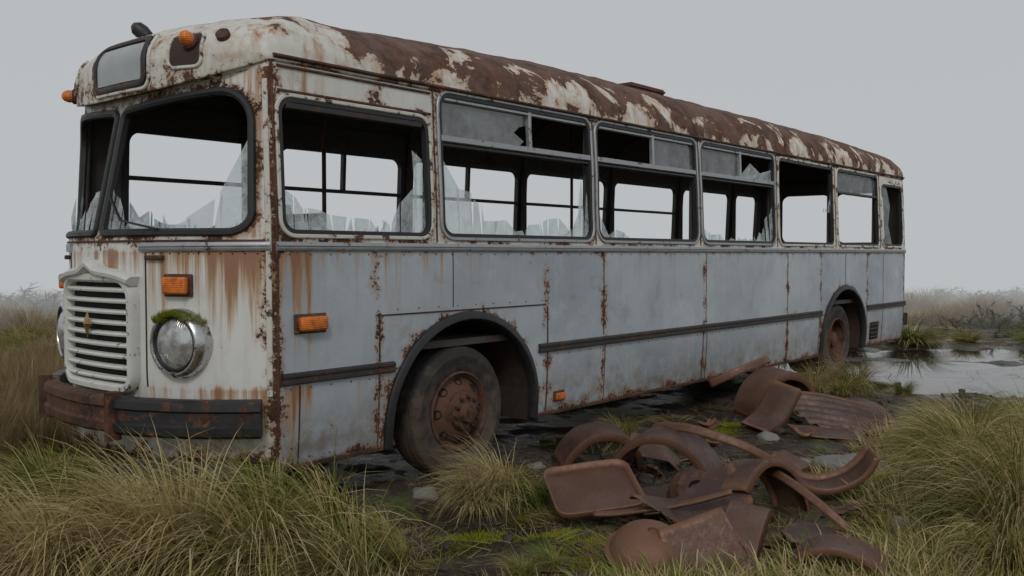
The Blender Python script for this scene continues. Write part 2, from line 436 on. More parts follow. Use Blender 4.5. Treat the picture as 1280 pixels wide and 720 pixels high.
shards(M_frt,.13,1.2,1.79,.46,.28,.08,5); shards(M_frt,1.28,2.39,1.79,.30,.55,.10,6)
shards(M_far,.3,1.6,ZWB,.3,.3,.08,8); shards(M_far,1.75,3.3,ZWB,.35,.2,.08,9)
shards(M_near,wins[4][1]-.30,wins[4][1],ZWB+.42,.0,.3,.05,14)

for M,a0,a1,n in ((M_near,0,XR,'belt_moulding'),(M_far,0,XR,'belt_moulding_far')):
    sweep(n,M,[(a0,1.70),(a1,1.70)],[(-.028,-.004),(-.028,.012),(-.018,.02),(-.004,.02),(0,.012),(.004,.02),(.018,.02),(.028,.012),(.028,-.004)],M_ALU,step=.25)
sweep('belt_moulding_front',M_frt,[(.02,1.70),(.78,1.695)],[(-.028,-.004),(-.028,.012),(-.018,.02),(-.004,.02),(0,.012),(.004,.02),(.018,.02),(.028,.012),(.028,-.004)],M_ALU)
sweep('belt_moulding_front',M_frt,[(1.72,1.695),(2.48,1.70)],rectp(.056,-.004,.018),M_ALU)
sweep('belt_moulding_rear',M_rear,[(.0,1.70),(2.5,1.70)],rectp(.056,-.004,.018),M_ALU)
sweep('cowl_strip',M_frt,[(.05,1.735),(2.45,1.735)],rectp(.012,-.002,.012,.003),M_RUST)
rub=[(-.038,-.004),(-.038,.014),(-.028,.03),(-.012,.03),(-.006,.022),(.006,.022),(.012,.03),(.028,.03),(.038,.014),(.038,-.004)]
for a0,a1 in ((.03,.955),(2.56,8.52),(10.22,XR)): sweep('rub_strip',M_near,[(a0,.875),(a1,.875)],rub,M_TRIM,step=.15)
sweep('rub_strip_rear',M_rear,[(.02,.875),(2.48,.875)],rub,M_TRIM)
sweep('corner_bead',M_near,[(.010,.36),(.010,2.84)],rectp(.014,-.02,.009,.003),M_RUST)
sweep('corner_bead_front',M_frt,[(.03,.78),(.03,2.72)],rectp(.035,-.01,.010,.004),M_CREAMTRIM)
sweep('header_bead',M_near,[(.05,2.66),(1.36,2.66)],rectp(.016,-.004,.014),M_RUST)
sweep('header_bead',M_near,[(.05,2.81),(1.36,2.81)],rectp(.016,-.004,.014),M_RUST)
for x in (1.39,3.375,5.27,7.16,9.01,10.76): sweep('pillar_bead',M_near,[(x,1.74),(x,2.86)],rectp(.012,-.004,.008,.003),M_RUST)
for x in (1.55,3.5,5.4,7.46,9.36,10.9): 
    sweep('panel_seam',M_near,[(x,(.93 if x>2.6 and x<9 or x>10.3 else 1.26)),(x,1.672)],rectp(.007,-.002,.0035,.001),M_RUSTDK)
for x in (.17,.83,3.53,5.34,5.42,7.46,8.46,10.24,10.9):
    sweep('panel_seam',M_near,[(x,.31),(x,.83)],rectp(.009,-.002,.004,.001),M_RUST if x in(3.53,.83) else M_RUSTDK)
sweep('hatch_seam',M_near,[(.83,.92),(.83,1.235),(2.66,1.235)],rectp(.010,-.002,.006,.001),M_RUSTDK)
sweep('hatch_seam',M_near,[(2.68,.31),(2.68,1.22)],rectp(.012,-.002,.006,.001),M_RUST)
for a0,a1 in ((.05,.9),(2.56,8.52),(10.2,XR)): sweep('skirt_edge',M_near,[(a0,.315),(a1,.315)],rectp(.03,-.02,.008),M_RUST)
V=[];F=[]
def rivet(M,a,z,r=.006):
    p=M(a,z);n=nrm(M,a,z);ta=(M(a+.01,z)-M(a-.01,z)).normalized();up=Vector((0,0,1)); s=len(V)
    for i in range(6):
        an=i*math.pi/3; V.append(p+ta*r*math.cos(an)+up*r*math.sin(an)+n*.001)
    for i in range(6):
        an=i*math.pi/3; V.append(p+(ta*math.cos(an)+up*math.sin(an))*r*.6+n*.005)
    for i in range(6): F.append((s+i,s+(i+1)%6,s+6+(i+1)%6,s+6+i))
    F.append(tuple(s+6+i for i in range(6)))
a=.1
while a<XR-.05:
    rivet(M_near,a,1.65); 
    if not any(abs(a-c)<.85 for c in AX): rivet(M_near,a,.365); rivet(M_near,a,.81)
    a+=.16
for k in range(12): rivet(M_frt,.08+k*.06,1.655)
for k in range(9): rivet(M_near,1.0+k*.2,1.27)
o=newobj('rivets',V,F,M_RUSTDK,BUS); fix(o)
for cx in AX:
    for M in (M_near,M_far):
        path=arch(cx,zb=.31)
        sweep('arch_trim',M,path,[(-.035,-.03),(-.035,.02),(-.02,.038),(.02,.034),(.035,.02),(.035,-.03)],M_RUBBER,step=.06)
    for y0,y1 in ((.045,.62),(W-.045,W-.62)):
        ap=arch(cx,rx=.79,rz=.73,zb=.28); V=[];F=[]; n=len(ap)
        for p in ap: V.append((p[0],y0,p[1])); V.append((p[0],y1,p[1]))
        for i in range(n-1): F.append((2*i,2*i+1,2*i+3,2*i+2))
        F.append(tuple(2*i+1 for i in range(n)))
        newobj('wheel_well',V,F,M_RUSTDK,BUS)
def wheel(cx,cz,ys,side,dual=False,name='wheel'):
    ax=Vector((0,-side,0)); c=(cx,ys,cz); e=empty(name); e.parent=BUS
    T=[(.26,-.26),(.30,-.28),(.40,-.285),(.46,-.27),(.492,-.24),(.50,-.20),(.50,-.175),(.488,-.172),(.488,-.162),(.502,-.16),(.502,-.115),(.49,-.112),(.49,-.102),(.502,-.10),(.50,-.055),(.488,-.052),(.488,-.045),(.497,-.04),(.488,-.015),(.465,.0),(.43,.006),(.425,.010),(.41,.010),(.40,.004),(.34,.0),(.31,-.01),(.30,-.018),(.27,-.02)]
    lathe('tyre',T,c,ax,M_TYRE,64,e,jit=.006)
    if not dual:
        rim=[(.305,-.02),(.305,.0),(.293,.006),(.283,-.004),(.275,-.03),(.268,-.045),(.24,-.04),(.215,-.015),(.18,.015),(.165,.02),(.15,.02),(.14,.03),(.135,.055),(.12,.062),(.085,.064),(.08,.085),(.07,.105),(.05,.112),(0,.113)]
    else:
        rim=[(.305,-.02),(.305,.0),(.293,.006),(.283,-.01),(.275,-.14),(.25,-.17),(.16,-.17),(.14,-.15),(.11,-.14),(.10,-.04),(.06,-.02),(0,-.02)]
        lathe('tyre_inner',T,(cx,ys+side*.32,cz),ax,M_TYRE,48,e)
    lathe('rim',rim,c,ax,mat_rim,48,e)
    for i in range(10):
        a=2*math.pi*(i+.3)/10; h=.03 if not dual else -.145
        lathe('lug_nut',[(.017,0),(.017,.014),(.012,.03),(.007,.034),(0,.034)],(cx+math.cos(a)*.118,ys-side*(h+.025),cz+math.sin(a)*.118),ax,M_RUSTDK,6,e)
    if not dual:
        for i in range(8):
            a=2*math.pi*i/8; rr=.225
            d=Vector((math.cos(a),0,math.sin(a))); axn=(ax*.85+d*.52).normalized()
            lathe('hand_hole',[(.036,.0),(.033,.008),(.026,.006),(.022,-.002),(0,-.003)],Vector(c)+d*rr+ax*(-.024),axn,M_DARK,16,e)
mat_rim=mat_simple('rim_rust',(.11,.05,.030),.8,0,.5,9,.55,.5)
wheel(AX[0]-.03,.46,.06,1); wheel(AX[0]-.03,.46,W-.06,-1)
wheel(AX[1],.46,.10,1,True); wheel(AX[1],.46,W-.10,-1,True)

# ROOF
NB=.39
def ring_pts():
    L=[]
    for i in range(0,120): L.append((0+XR*i/120.,0.,0.))
    for i in range(0,40):
        u=W*i/40; q=(u-HW)/HW; L.append((XR+.24*(1-abs(q)**4),u,0))
    for i in range(0,120): L.append((XR-XR*i/120.,W,0))
    for i in range(0,60):
        u=W-W*i/60; q=(u-HW)/HW; L.append((-NB*(1-abs(q)**2.6),u,1-abs(q)**2.6))
    return L
ring=ring_pts(); nr=len(ring)
rhos=[1.0]+[math.cos(R(a)) for a in (3,7,12,17,23,29,35,42,49,56,63,70,76,82,87)]+[0]
V=[];F=[];edge=[]
Z0=2.875
def hr(x):
    t=max(0,min(1,x/3.6)); t=t*t*(3-2*t); t2=max(0,min(1,(x-8.0)/3.9))
    return .59*(.775+.225*t)-.11*t2*t2
def roofpt(x,y,rho,fr):
    xs=min(max(x,1.5),XR-1.3); p=2.25
    y0=HW+(y-HW)*.965
    xx=xs+(x-xs)*rho; yy=HW+(y0-HW)*rho
    z=Z0+hr(xx)*(1-rho**p)**(1/p)
    n=.018*mn.noise((xx*1.4,yy*2.2,4))+.012*mn.noise((xx*5,yy*5,9))
    s=abs(((xx+.5)%1.88)-.94)
    if s<.06: n+=.014*(1-s/.06)
    return Vector((xx,yy,z+(n if rho<.97 else 0)))
LIP=.16
for (x,y,fr) in ring:
    yy=HW+(y-HW)*.962; V.append(Vector((x,yy,2.83-LIP*fr))); edge.append(.03)
for (x,y,fr) in ring:
    yy=HW+(y-HW)*.972; V.append(Vector((x*1.0,yy,2.845-LIP*fr))); edge.append(.05)
for rho in rhos:
    for (x,y,fr) in ring: V.append(roofpt(x,y,rho,fr)); edge.append(.07 if rho==1 else .3)
nrow=len(rhos)+2
for r in range(nrow-1):
    for i in range(nr):
        j=(i+1)%nr; F.append((r*nr+i,r*nr+j,(r+1)*nr+j,(r+1)*nr+i))
o=newobj('roof',V,F,[M_ROOF,M_INNER],BUS,True)
for nm,arr in (('edge',edge),('drip',[.5]*len(V)),('tone',[0.]*len(V))):
    at=o.data.attributes.new(nm,'FLOAT','POINT'); at.data.foreach_set('value',np.array(arr,dtype=np.float32))
bm=bmesh.new(); bm.from_mesh(o.data); bmesh.ops.remove_doubles(bm,verts=bm.verts,dist=1e-4); bmesh.ops.recalc_face_normals(bm,faces=bm.faces)
if sum(f.normal.z for f in bm.faces)<0: bmesh.ops.reverse_faces(bm,faces=bm.faces)
bm.to_mesh(o.data); bm.free()
s=o.modifiers.new('s','SOLIDIFY'); s.thickness=.03; s.offset=-1; s.material_offset=1; s.material_offset_rim=1
V=[];F=[];n=60
for i in range(n+1):
    u=W*i/n; q=(u-HW)/HW; f_=1-min(1,abs(q))**2.6; a=M_frt(u,2.80-.10*f_); V.append(a); V.append(Vector((-NB*f_+.01,HW+(u-HW)*.962,2.84-LIP*f_)))
for i in range(n): F.append((2*i,2*i+1,2*i+3,2*i+2))
newobj('visor_soffit',V,F,M_CREAMTRIM,BUS,True)
sweep('roof_gutter',M_near,[(0.02,2.865),(XR,2.865)],[(-.014,-.01),(-.014,.022),(-.004,.036),(.008,.036),(.012,.026),(.014,-.01)],M_RUST,step=.2)
def M_nose(u,z):
    q=(u-HW)/HW; x=-NB*(1-min(1,abs(q))**2.6)
    if z<=Z0: return Vector((x,HW+(u-HW)*.968,z))
    p=2.25; h=min(.97,(z-Z0)/hr(.2)); rho=(1-h**p)**(1/p)
    xs=1.5; return Vector((xs+(x-xs)*rho,HW+(u-HW)*.967*rho,z))
def nose_n(u,z):
    e=.01; n=(M_nose(u+e,z)-M_nose(u-e,z)).cross(M_nose(u,z+e)-M_nose(u,z-e)).normalized(); return -n
_old=nrm
def nrm(M,a,z):
    if M is M_nose: return nose_n(a,z)
    return _old(M,a,z)
dz0,dz1=2.735,3.03; du0,du1=.84,1.46
M_DEST=mat_simple('sign_glass',(.34,.36,.37),.22,0,.25,5,0)
def gridpane(name,M,a0,a1,z0,z1,off,mat,n=10):
    V=[];F=[]
    for i in range(n+1):
        for j in range(n+1):
            a=a0+(a1-a0)*i/n; z=z0+(z1-z0)*j/n; V.append(M(a,z)+nrm(M,a,z)*off)
    for i in range(n):
        for j in range(n): F.append((i*(n+1)+j,(i+1)*(n+1)+j,(i+1)*(n+1)+j+1,i*(n+1)+j+1))
    return newobj(name,V,F,mat,BUS,True)
gridpane('destination_glass',M_nose,du0+.03,du1-.03,dz0+.03,dz1-.03,.012,M_DEST)
sweep('destination_frame',M_nose,rrect(du0,du1,dz0,dz1,.06),[(-.022,-.01),(-.022,.016),(-.01,.024),(.01,.024),(.022,.016),(.022,-.01)],M_TRIM,True,.05)
sweep('destination_surround',M_nose,rrect(du0-.045,du1+.045,dz0-.03,dz1+.03,.07),rectp(.026,-.01,.016,.006),M_CREAMTRIM,True,.05)
for u in (.50,2.02):
    gridpane('marker_recess_shade',M_nose,u-.11,u+.11,2.815,3.015,.004,M_RUSTDK,4)  # flat pane on the dome; its dark colour stands in for recess shade
    sweep('marker_frame',M_nose,rrect(u-.12,u+.12,2.805,3.025,.05),rectp(.022,-.01,.016,.006),M_CREAMTRIM,True,.05)
for u,z in ((.46,2.955),(2.1,2.80)):
    p=M_nose(u,z); n=nose_n(u,z)
    lathe('marker_lamp_base',[(.055,-.02),(.055,.02),(.045,.03),(0,.03)],p,n,M_RUST,20)
    lathe('marker_lamp',[(.043,.02),(.045,.05),(.036,.08),(.02,.095),(0,.10)],p,n,M_ORANGE,20)
p=M_nose(.26,2.99);lathe('roof_cap',[(.045,-.02),(.045,.025),(.028,.038),(0,.04)],p,nose_n(.26,2.99),M_RUST,16)
p=M_nose(1.2,3.11); lathe('roof_horn',[(.0,-.06),(.04,-.05),(.052,.0),(.048,.05),(.025,.08),(0,.09)],p+Vector((0,0,.03)),Vector((-.4,.5,.5)),M_RUBBER,16)
lathe('roof_horn_foot',[(.03,-.1),(.03,.05),(0,.05)],p,Vector((-.2,0,1)),M_RUST,10)
def simplebox(name,c,s,mat,parent=BUS,bev=.01,rot=None):
    bm=bmesh.new(); bmesh.ops.create_cube(bm,size=1); bmesh.ops.scale(bm,vec=s,verts=bm.verts)
    if bev: bmesh.ops.bevel(bm,geom=bm.edges[:],offset=bev,segments=2,affect='EDGES')
    if rot: bmesh.ops.rotate(bm,verts=bm.verts,cent=(0,0,0),matrix=rot)
    bmesh.ops.translate(bm,vec=c,verts=bm.verts); me=bpy.data.meshes.new(name); bm.to_mesh(me); bm.free(); me.materials.append(mat)
    o=bpy.data.objects.new(name,me); COL.objects.link(o); o.parent=parent; return o
simplebox('roof_hatch',(5.3,.95,3.45),(.7,.6,.06),M_RUST,bev=.02)
def headlight(u,z):
    p=M_frt(u,z); n=nrm(M_frt,u,z); n=(n+Vector((-.75,0,0))).normalized()
    lathe('headlight_bowl',[(.215,-.12),(.218,0),(.215,.025),(.205,.05),(.19,.062),(.178,.062),(.172,.05),(.170,.035)],p,n,M_CHROME,40)
    lathe('headlight_seal',[(.172,.03),(.166,.05),(.158,.052),(.150,.04)],p,n,M_RUBBER,40)
    lathe('headlight_lens',[(.160,.035),(.13,.055),(.09,.07),(.045,.079),(0,.082)],p,n,M_LENS,40)
    return p,n
hp,hn=headlight(.50,1.10); headlight(W-.50,1.10)
for u in (.50,W-.50): 
    box('indicator_base',M_frt,u,1.46,.20,.14,.02,M_RUST,0,.008); box('indicator_lens',M_frt,u,1.46,.165,.105,.05,M_ORANGE,.018,.015)
box('side_indicator_base',M_near,.25,1.215,.25,.125,.018,M_RUST,0,.008); box('side_indicator_lens',M_near,.25,1.215,.215,.09,.05,M_ORANGE,.016,.018)
box('side_marker_base',M_near,2.85,.45,.15,.09,.012,M_RUST,0,.004);box('side_marker',M_near,2.85,.45,.12,.06,.03,M_ORANGE,.01,.01)
gu0,gu1,gz0,gz1=.82,1.68,.80,1.50
gridpane('grille_back',M_frt,gu0,gu1,gz0,gz1,.008,M_DARK)
sweep('grille_frame',M_frt,rrect(gu0,gu1,gz0,gz1,[.10,.10,.14,.14]),[(-.03,-.01),(-.03,.05),(-.015,.07),(.015,.07),(.03,.05),(.03,-.01)],M_WHITE,True,.03)
for k in range(9):
    z=gz0+.062+k*.070
    sweep('grille_bar',M_frt,[(gu0+.03,z),(gu1-.03,z)],[(-.017,.02),(-.012,.050),(.0,.060),(.011,.056),(.015,.02)],M_WHITE)
wing=[]
for i in range(21):
    s=-1+2*i/20; wing.append((HW+s*.45,gz1+.015+.025*(1-abs(s))+.045*math.exp(-(s/.16)**2)-.035*abs(s)**4))
sweep('grille_wing',M_frt,wing,[(-.032,.0),(-.032,.07),(-.01,.10),(.012,.095),(.028,.06),(.028,.0)],M_WHITE,step=.04)
V=[M_frt(HW,1.20)+Vector((-.105,0,0))]+[M_frt(HW+a,1.20+b)+Vector((-.075,0,0)) for a,b in ((-.065,0),(-.02,-.03),(0,-.10),(.02,-.03),(.065,0),(.025,.03),(0,.09),(-.025,.03))]
newobj('emblem',V,[(0,i+1,(i+1)%8+1) for i in range(8)],M_GOLD,BUS)
box('nose_handle',M_frt,.66,1.63,.14,.03,.03,M_RUST,.0,.008); box('nose_handle',M_frt,1.86,1.63,.14,.03,.03,M_RUST,.0,.008)
sweep('nose_seam',M_frt,[(.74,.82),(.74,1.66)],rectp(.010,-.002,.005,.001),M_RUSTDK)
sweep('nose_seam',M_frt,[(1.76,.82),(1.76,1.66)],rectp(.010,-.002,.005,.001),M_RUSTDK)
sweep('wiper',M_frt,[(.62,1.80),(.95,1.86),(1.12,2.02)],rectp(.014,.03,.045,.003),M_RUBBER)
def M_bmp(u,z):
    q=(u-HW)/HW; e=1.05
    return Vector((-.62*(1-min(1.2,abs(q)/e)**2.6)-.02,HW+(u-HW)*1.02,z))
def nrm(M,a,z,_o=nrm):
    if M is M_bmp:
        e=.01; return -((M(a+e,z)-M(a-e,z)).cross(M(a,z+e)-M(a,z-e)).normalized())
    return _o(M,a,z)
bprof=[(-.115,-.05),(-.115,.02),(-.10,.045),(-.055,.05),(-.04,.03),(.03,.03),(.045,.05),(.095,.045),(.115,.02),(.115,-.05)]
M_BRUST=mat_simple('bumper_rust',(.07,.035,.026),.75,0,.6,10,.75,.6)
M_BBLK=mat_simple('bumper_black',(.020,.020,.022),.5,0,.5,9,.42,.5)
bend=lambda p:.016*mn.noise((p[0]*4,1.2,3))+.010*mn.noise((p[0]*13,4,3))
sweep('bumper_end',M_bmp,[(.02,.655),(.80,.655)],bprof,M_BBLK,bend=bend)
sweep('bumper_bar',M_bmp,[(.805,.655),(2.02,.655)],[(a,b-.008) for a,b in bprof],M_BRUST,bend=bend)
sweep('bumper_end',M_bmp,[(2.025,.655),(2.5,.655)],bprof,M_BBLK,bend=bend)
for u in (.83,1.95): 
    sweep('overrider',M_bmp,[(u,.50),(u,.55),(u,.75),(u,.80)],[(-.03,-.02),(-.03,.05),(-.018,.07),(.018,.07),(.03,.05),(.03,-.02)],M_BRUST)
for u in (.45,.9,1.6,2.05): simplebox('bumper_bracket',(M_bmp(u,.65)+Vector((.12,0,0))),(.26,.06,.12),M_RUSTDK)
simplebox('floor',(XR/2+.05,HW,.985),(XR-.15,W-.16,.05),M_INNER,bev=0)
V=[];F=[];n=24
for i in range(n+1):
    u=.1+(W-.2)*i/n; p=M_frt(u,1.0); V.append(Vector((p.x+.06,p.y,.36+.6))); V.append(Vector((.1,p.y,.96)))
for i in range(n): F.append((2*i,2*i+1,2*i+3,2*i+2))
newobj('nose_floor',V,F,M_INNER,BUS)
simplebox('dashboard',(.02,HW,1.62),(.45,2.1,.25),M_DARK,bev=.06)
for x in (1.39,3.375,5.27,7.16,9.01,10.76):
    V=[];F=[];prof=[]
    hx=hr(x)
    for i in range(25):
        a=math.pi*i/24; y=HW-math.cos(a)*1.14; z=2.80+(hx-.05)*math.sin(a)**.9; prof.append((y,z))
    for (y,z) in prof:
        d=Vector((0,HW-y,2.6-z)).normalized()
        for sx,dd in ((-.035,0),(.035,0),(.035,.05),(-.035,.05)): V.append(Vector((x+sx,y,z))+d*dd)
    for i in range(24):
        for c in range(4):
            d=(c+1)%4; F.append((i*4+c,i*4+d,i*4+4+d,i*4+4+c))
    newobj('roof_rib',V,F,M_INNER,BUS)
    simplebox('inner_post',(x,.10,2.3),(.07,.05,1.08),M_INNER,bev=.008); simplebox('inner_post',(x,W-.10,2.3),(.07,.05,1.08),M_INNER,bev=.008)
simplebox('partition',(1.55,1.95,1.5),(.04,.9,1.0),M_INNER); 
lathe('grab_pole',[(.018,0),(.018,2.3)],(1.55,1.5,1.0),Vector((0,0,1)),M_RUST,10); lathe('grab_pole',[(.018,0),(.018,2.4)],(5.3,1.7,1.0),Vector((0,0,1)),M_RUST,10)
bpy.ops.mesh.primitive_torus_add(major_radius=.24,minor_radius=.014,location=(.38,.65,1.80),rotation=(0,R(-25),0)); o=bpy.context.object; o.name='steering_wheel'; o.data.materials.append(M_RUBBER); o.parent=BUS
lathe('steering_column',[(.025,0),(.025,.75),(.06,.75),(.0,.78)],(.05,.65,1.12),Vector((.42,0,.9)),M_RUBBER,12)
simplebox('chassis_rail',(6,.75,.72),(11.2,.12,.3),M_RUSTDK); simplebox('chassis_rail',(6,1.75,.72),(11.2,.12,.3),M_RUSTDK)
for x in AX: lathe('axle',[(.07,-1.1),(.07,1.1)],(x,HW,.46),Vector((0,1,0)),M_RUSTDK,14)
simplebox('fuel_tank',(4.6,.45,.55),(1.2,.5,.38),M_RUSTDK,bev=.05); simplebox('gearbox',(3.0,HW,.6),(1.2,.5,.45),M_RUSTDK,bev=.06)
box('engine_vent',M_near,10.55,.52,.36,.26,.006,M_DARK,.001,.002)
for k in range(4): box('engine_louvre',M_near,10.55,.43+k*.06,.34,.014,.02,M_RUST,.003,.003)
simplebox('rear_bumper',(XR+.33,HW,.62),(.12,2.3,.2),M_BBLK,bev=.03)
sweep('rear_corner_guard',M_rear,[(.0,.62),(.35,.62)],rectp(.2,.0,.09,.02),M_BBLK)

# ---------------------------------------------------------------- terrain
CX,CY,CZ=-3.344,-4.73,1.65; ST,CT=.6474,.7622
def P(r,f): return (CX+ST*r+CT*f, CY-CT*r+ST*f)
def RF(x,y):
    dx=x-CX; dy=y-CY; return (ST*dx-CT*dy, CT*dx+ST*dy)
PUD=[((6.4,11.9),2.1,.75),((7.6,13.4),2.6,.55),((5.3,14.0),1.5,.5),((9.5,15.5),3.2,.8),((3.9,8.7),.9,.35),((7.0,19),3,.9),((.9,8.0),.5,.25),((2.35,7.5),.55,.22),((-.1,5.55),.38,.16)]
def nz(x,y,s,o=0): return mn.noise((x*s+o,y*s-o,o*.7))
def drop(d): return -.028*(d-14)*min(1,(d-14)/20) if d>14 else 0
def H(x,y):
    h=.05*nz(x,y,.45,3)+.035*nz(x,y,1.3,7)+.022*nz(x,y,3.7,1)+.012*nz(x,y,9,5)
    r,f=RF(x,y); d=math.hypot(x-2,y+1)
    dx=max(-.3-x,0,x-12.4); dy=max(-y-.3,0,y-2.7); db=math.hypot(dx,dy)
    k=min(1,db/1.2); h=h*(.35+.65*k)-.03*(1-k)
    if d>14: h+=drop(d)+.25*nz(x,y,.06,2)*min(1,(d-14)/20)
    if f<9:
        t=max(0,min(1,(r-1.8)/1.2)); h+=.07*t*max(0,1-abs(f-5.6)/3.)
        t=max(0,min(1,(-r-.6)/1.2)); h+=.04*t*max(0,1-abs(f-4.8)/2.5)
    for (rr,ff),a,b in PUD:
        q=((r-rr)/a)**2+((f-ff)/b)**2
        if q<3.5:
            q+=.7*nz(x,y,1.6,11)+.3*nz(x,y,4.,12)
            w=max(0,min(1,(2.2-q)/1.2)); h=h*(1-w)+(-.085+drop(d))*w
    return h
def mudmask(x,y):
    r,f=RF(x,y); m=0
    if -1.2<x<12.5 and -2.7<y<2.7:
        m=min(1,(y+2.6)/.7)*min(1,max(0,(x+.75)/.8)) 
        if x>7: m*=.75
    q=((r-5.6)/3.6)**2+((f-11.2)/3.0)**2
    m=max(m,.75*max(0,min(1,(1.2-q)*2)))
    m+=.5*nz(x,y,.9,17)+.28*nz(x,y,2.7,4)
    for (rr,ff),a,b in PUD:
        q=((r-rr)/(a*1.45))**2+((f-ff)/(b*1.8))**2
        if q<1: m=max(m,.95)
    return m
V=[];F=[];mud=[]
NA=420; radii=[.0]; r=.5
while r<330: radii.append(r); r*=1.0+ (.014 if r<16 else .035 if r<60 else .09); r+= .012
for ri in radii:
    for k in range(NA):
        t=(2*k/NA-1); t=math.copysign(abs(t)**1.9,t)*math.pi
        an=math.atan2(ST,CT)+t
        x=CX+ri*math.cos(an); y=CY+ri*math.sin(an); V.append((x,y,H(x,y))); mud.append(mudmask(x,y) if ri<60 else 0)
for i in range(len(radii)-1):
    for k in range(NA):
        j=(k+1)%NA; F.append((i*NA+k,(i+1)*NA+k,(i+1)*NA+j,i*NA+j))
def mat_ground():
    t=NT('ground_soil'); v=t.obj(); m=t.attr('mud').outputs['Fac']
    n1=t.noise(v,3,6,.65); n2=t.noise(v,14,5,.7); n3=t.noise(v,60,3,.7)
    mudc=t.mix(t.ss(n1,.35,.65),(.020,.0135,.010),(.056,.039,.028))
    mudc=t.mix(t.ss(n2,.55,.75),mudc,(.095,.07,.048))
    veg=t.mix(t.ss(n1,.4,.6),(.055,.050,.018),(.12,.095,.042))
    veg=t.mix(t.ss(n2,.5,.7),veg,(.16,.125,.07))
    f=t.ss(t.math('ADD',m,t.math('MULTIPLY',t.math('SUBTRACT',n2,.5),.9)),.28,.5)
    c=t.mix(f,veg,mudc)
    moss=t.math('MULTIPLY',t.ss(t.noise(v,1.7,5,.6),.55,.63),t.ss(n2,.35,.55))
    c=t.mix(t.math('MULTIPLY',moss,.8),c,(.085,.115,.018))
    wet=t.math('MULTIPLY',f,t.ss(t.noise(v,2.1,5,.6),.38,.54))
    rough=t.lin(wet,0,1,.9,.16)
    hgt=t.math('ADD',t.math('MULTIPLY',n2,.7),t.math('MULTIPLY',n3,.35))
    return t.done(t.pbr(c,rough,0,t.bump(hgt,.8,.035)))
g=newobj('ground',V,F,mat_ground(),None,True)
at=g.data.attributes.new('mud','FLOAT','POINT'); at.data.foreach_set('value',np.array(mud,dtype=np.float32)); 
bm=bmesh.new(); bm.from_mesh(g.data); bmesh.ops.remove_doubles(bm,verts=bm.verts,dist=1e-5); bmesh.ops.recalc_face_normals(bm,faces=bm.faces)
if sum(f.normal.z for f in bm.faces)<0: bmesh.ops.reverse_faces(bm,faces=bm.faces)
bm.to_mesh(g.data); bm.free()
def mat_water():
    t=NT('puddle_water'); v=t.obj()
    return t.done(t.pbr((.035,.030,.024),.04,0,t.bump(t.noise(v,5,3,.5),.06,.01),spec=.7))
M_WATER=mat_water()
for (rr,ff),a,b in PUD:
    V=[]; n=48; px,py=P(rr,ff); base=H(px,py)+.033+.0007*len(bpy.data.meshes)%.004
    for k in range(n):
        an=2*math.pi*k/n; q=P(rr+a*1.5*math.cos(an),ff+b*1.5*math.sin(an)); V.append((q[0],q[1],base))
    newobj('puddle',V,[tuple(range(n))],M_WATER)

# ---------------------------------------------------------------- grass
def mat_grass(name,g1,g2,s1,s2,dry):
    t=NT(name); a=t.attr('gc'); s=t.n('ShaderNodeSeparateColor'); t.l(a.outputs['Color'],s.inputs[0])
    tt,rn,dr=s.outputs[0],s.outputs[1],s.outputs[2]
    oi=t.n('ShaderNodeObjectInfo')
    gr=t.mix(rn,g1,g2); st=t.mix(rn,s1,s2)
    f=t.math('ADD',t.math('ADD',dr,t.math('MULTIPLY',t.math('SUBTRACT',oi.outputs['Random'],.5),.9)),t.math('MULTIPLY',t.math('SUBTRACT',tt,.5),.35))
    c=t.mix(t.ss(f,.5-dry,.9-dry),gr,st)
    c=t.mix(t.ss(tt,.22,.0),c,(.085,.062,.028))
    d=t.n('ShaderNodeBsdfDiffuse'); t.l(c,d.inputs[0])
    tl=t.n('ShaderNodeBsdfTranslucent'); t.l(c,tl.inputs[0])
    m=t.n('ShaderNodeMixShader'); m.inputs[0].default_value=.28; t.l(d.outputs[0],m.inputs[1]); t.l(tl.outputs[0],m.inputs[2])
    return t.done(m.outputs[0])
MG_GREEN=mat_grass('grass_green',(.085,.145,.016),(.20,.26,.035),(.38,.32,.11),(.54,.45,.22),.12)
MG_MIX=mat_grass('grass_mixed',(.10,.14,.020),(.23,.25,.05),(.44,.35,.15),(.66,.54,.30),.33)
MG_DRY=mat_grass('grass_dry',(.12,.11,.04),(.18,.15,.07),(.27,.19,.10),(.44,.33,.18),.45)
MG_MOSS=mat_grass('moss',(.12,.16,.010),(.26,.30,.02),(.24,.23,.04),(.32,.28,.06),-.1)
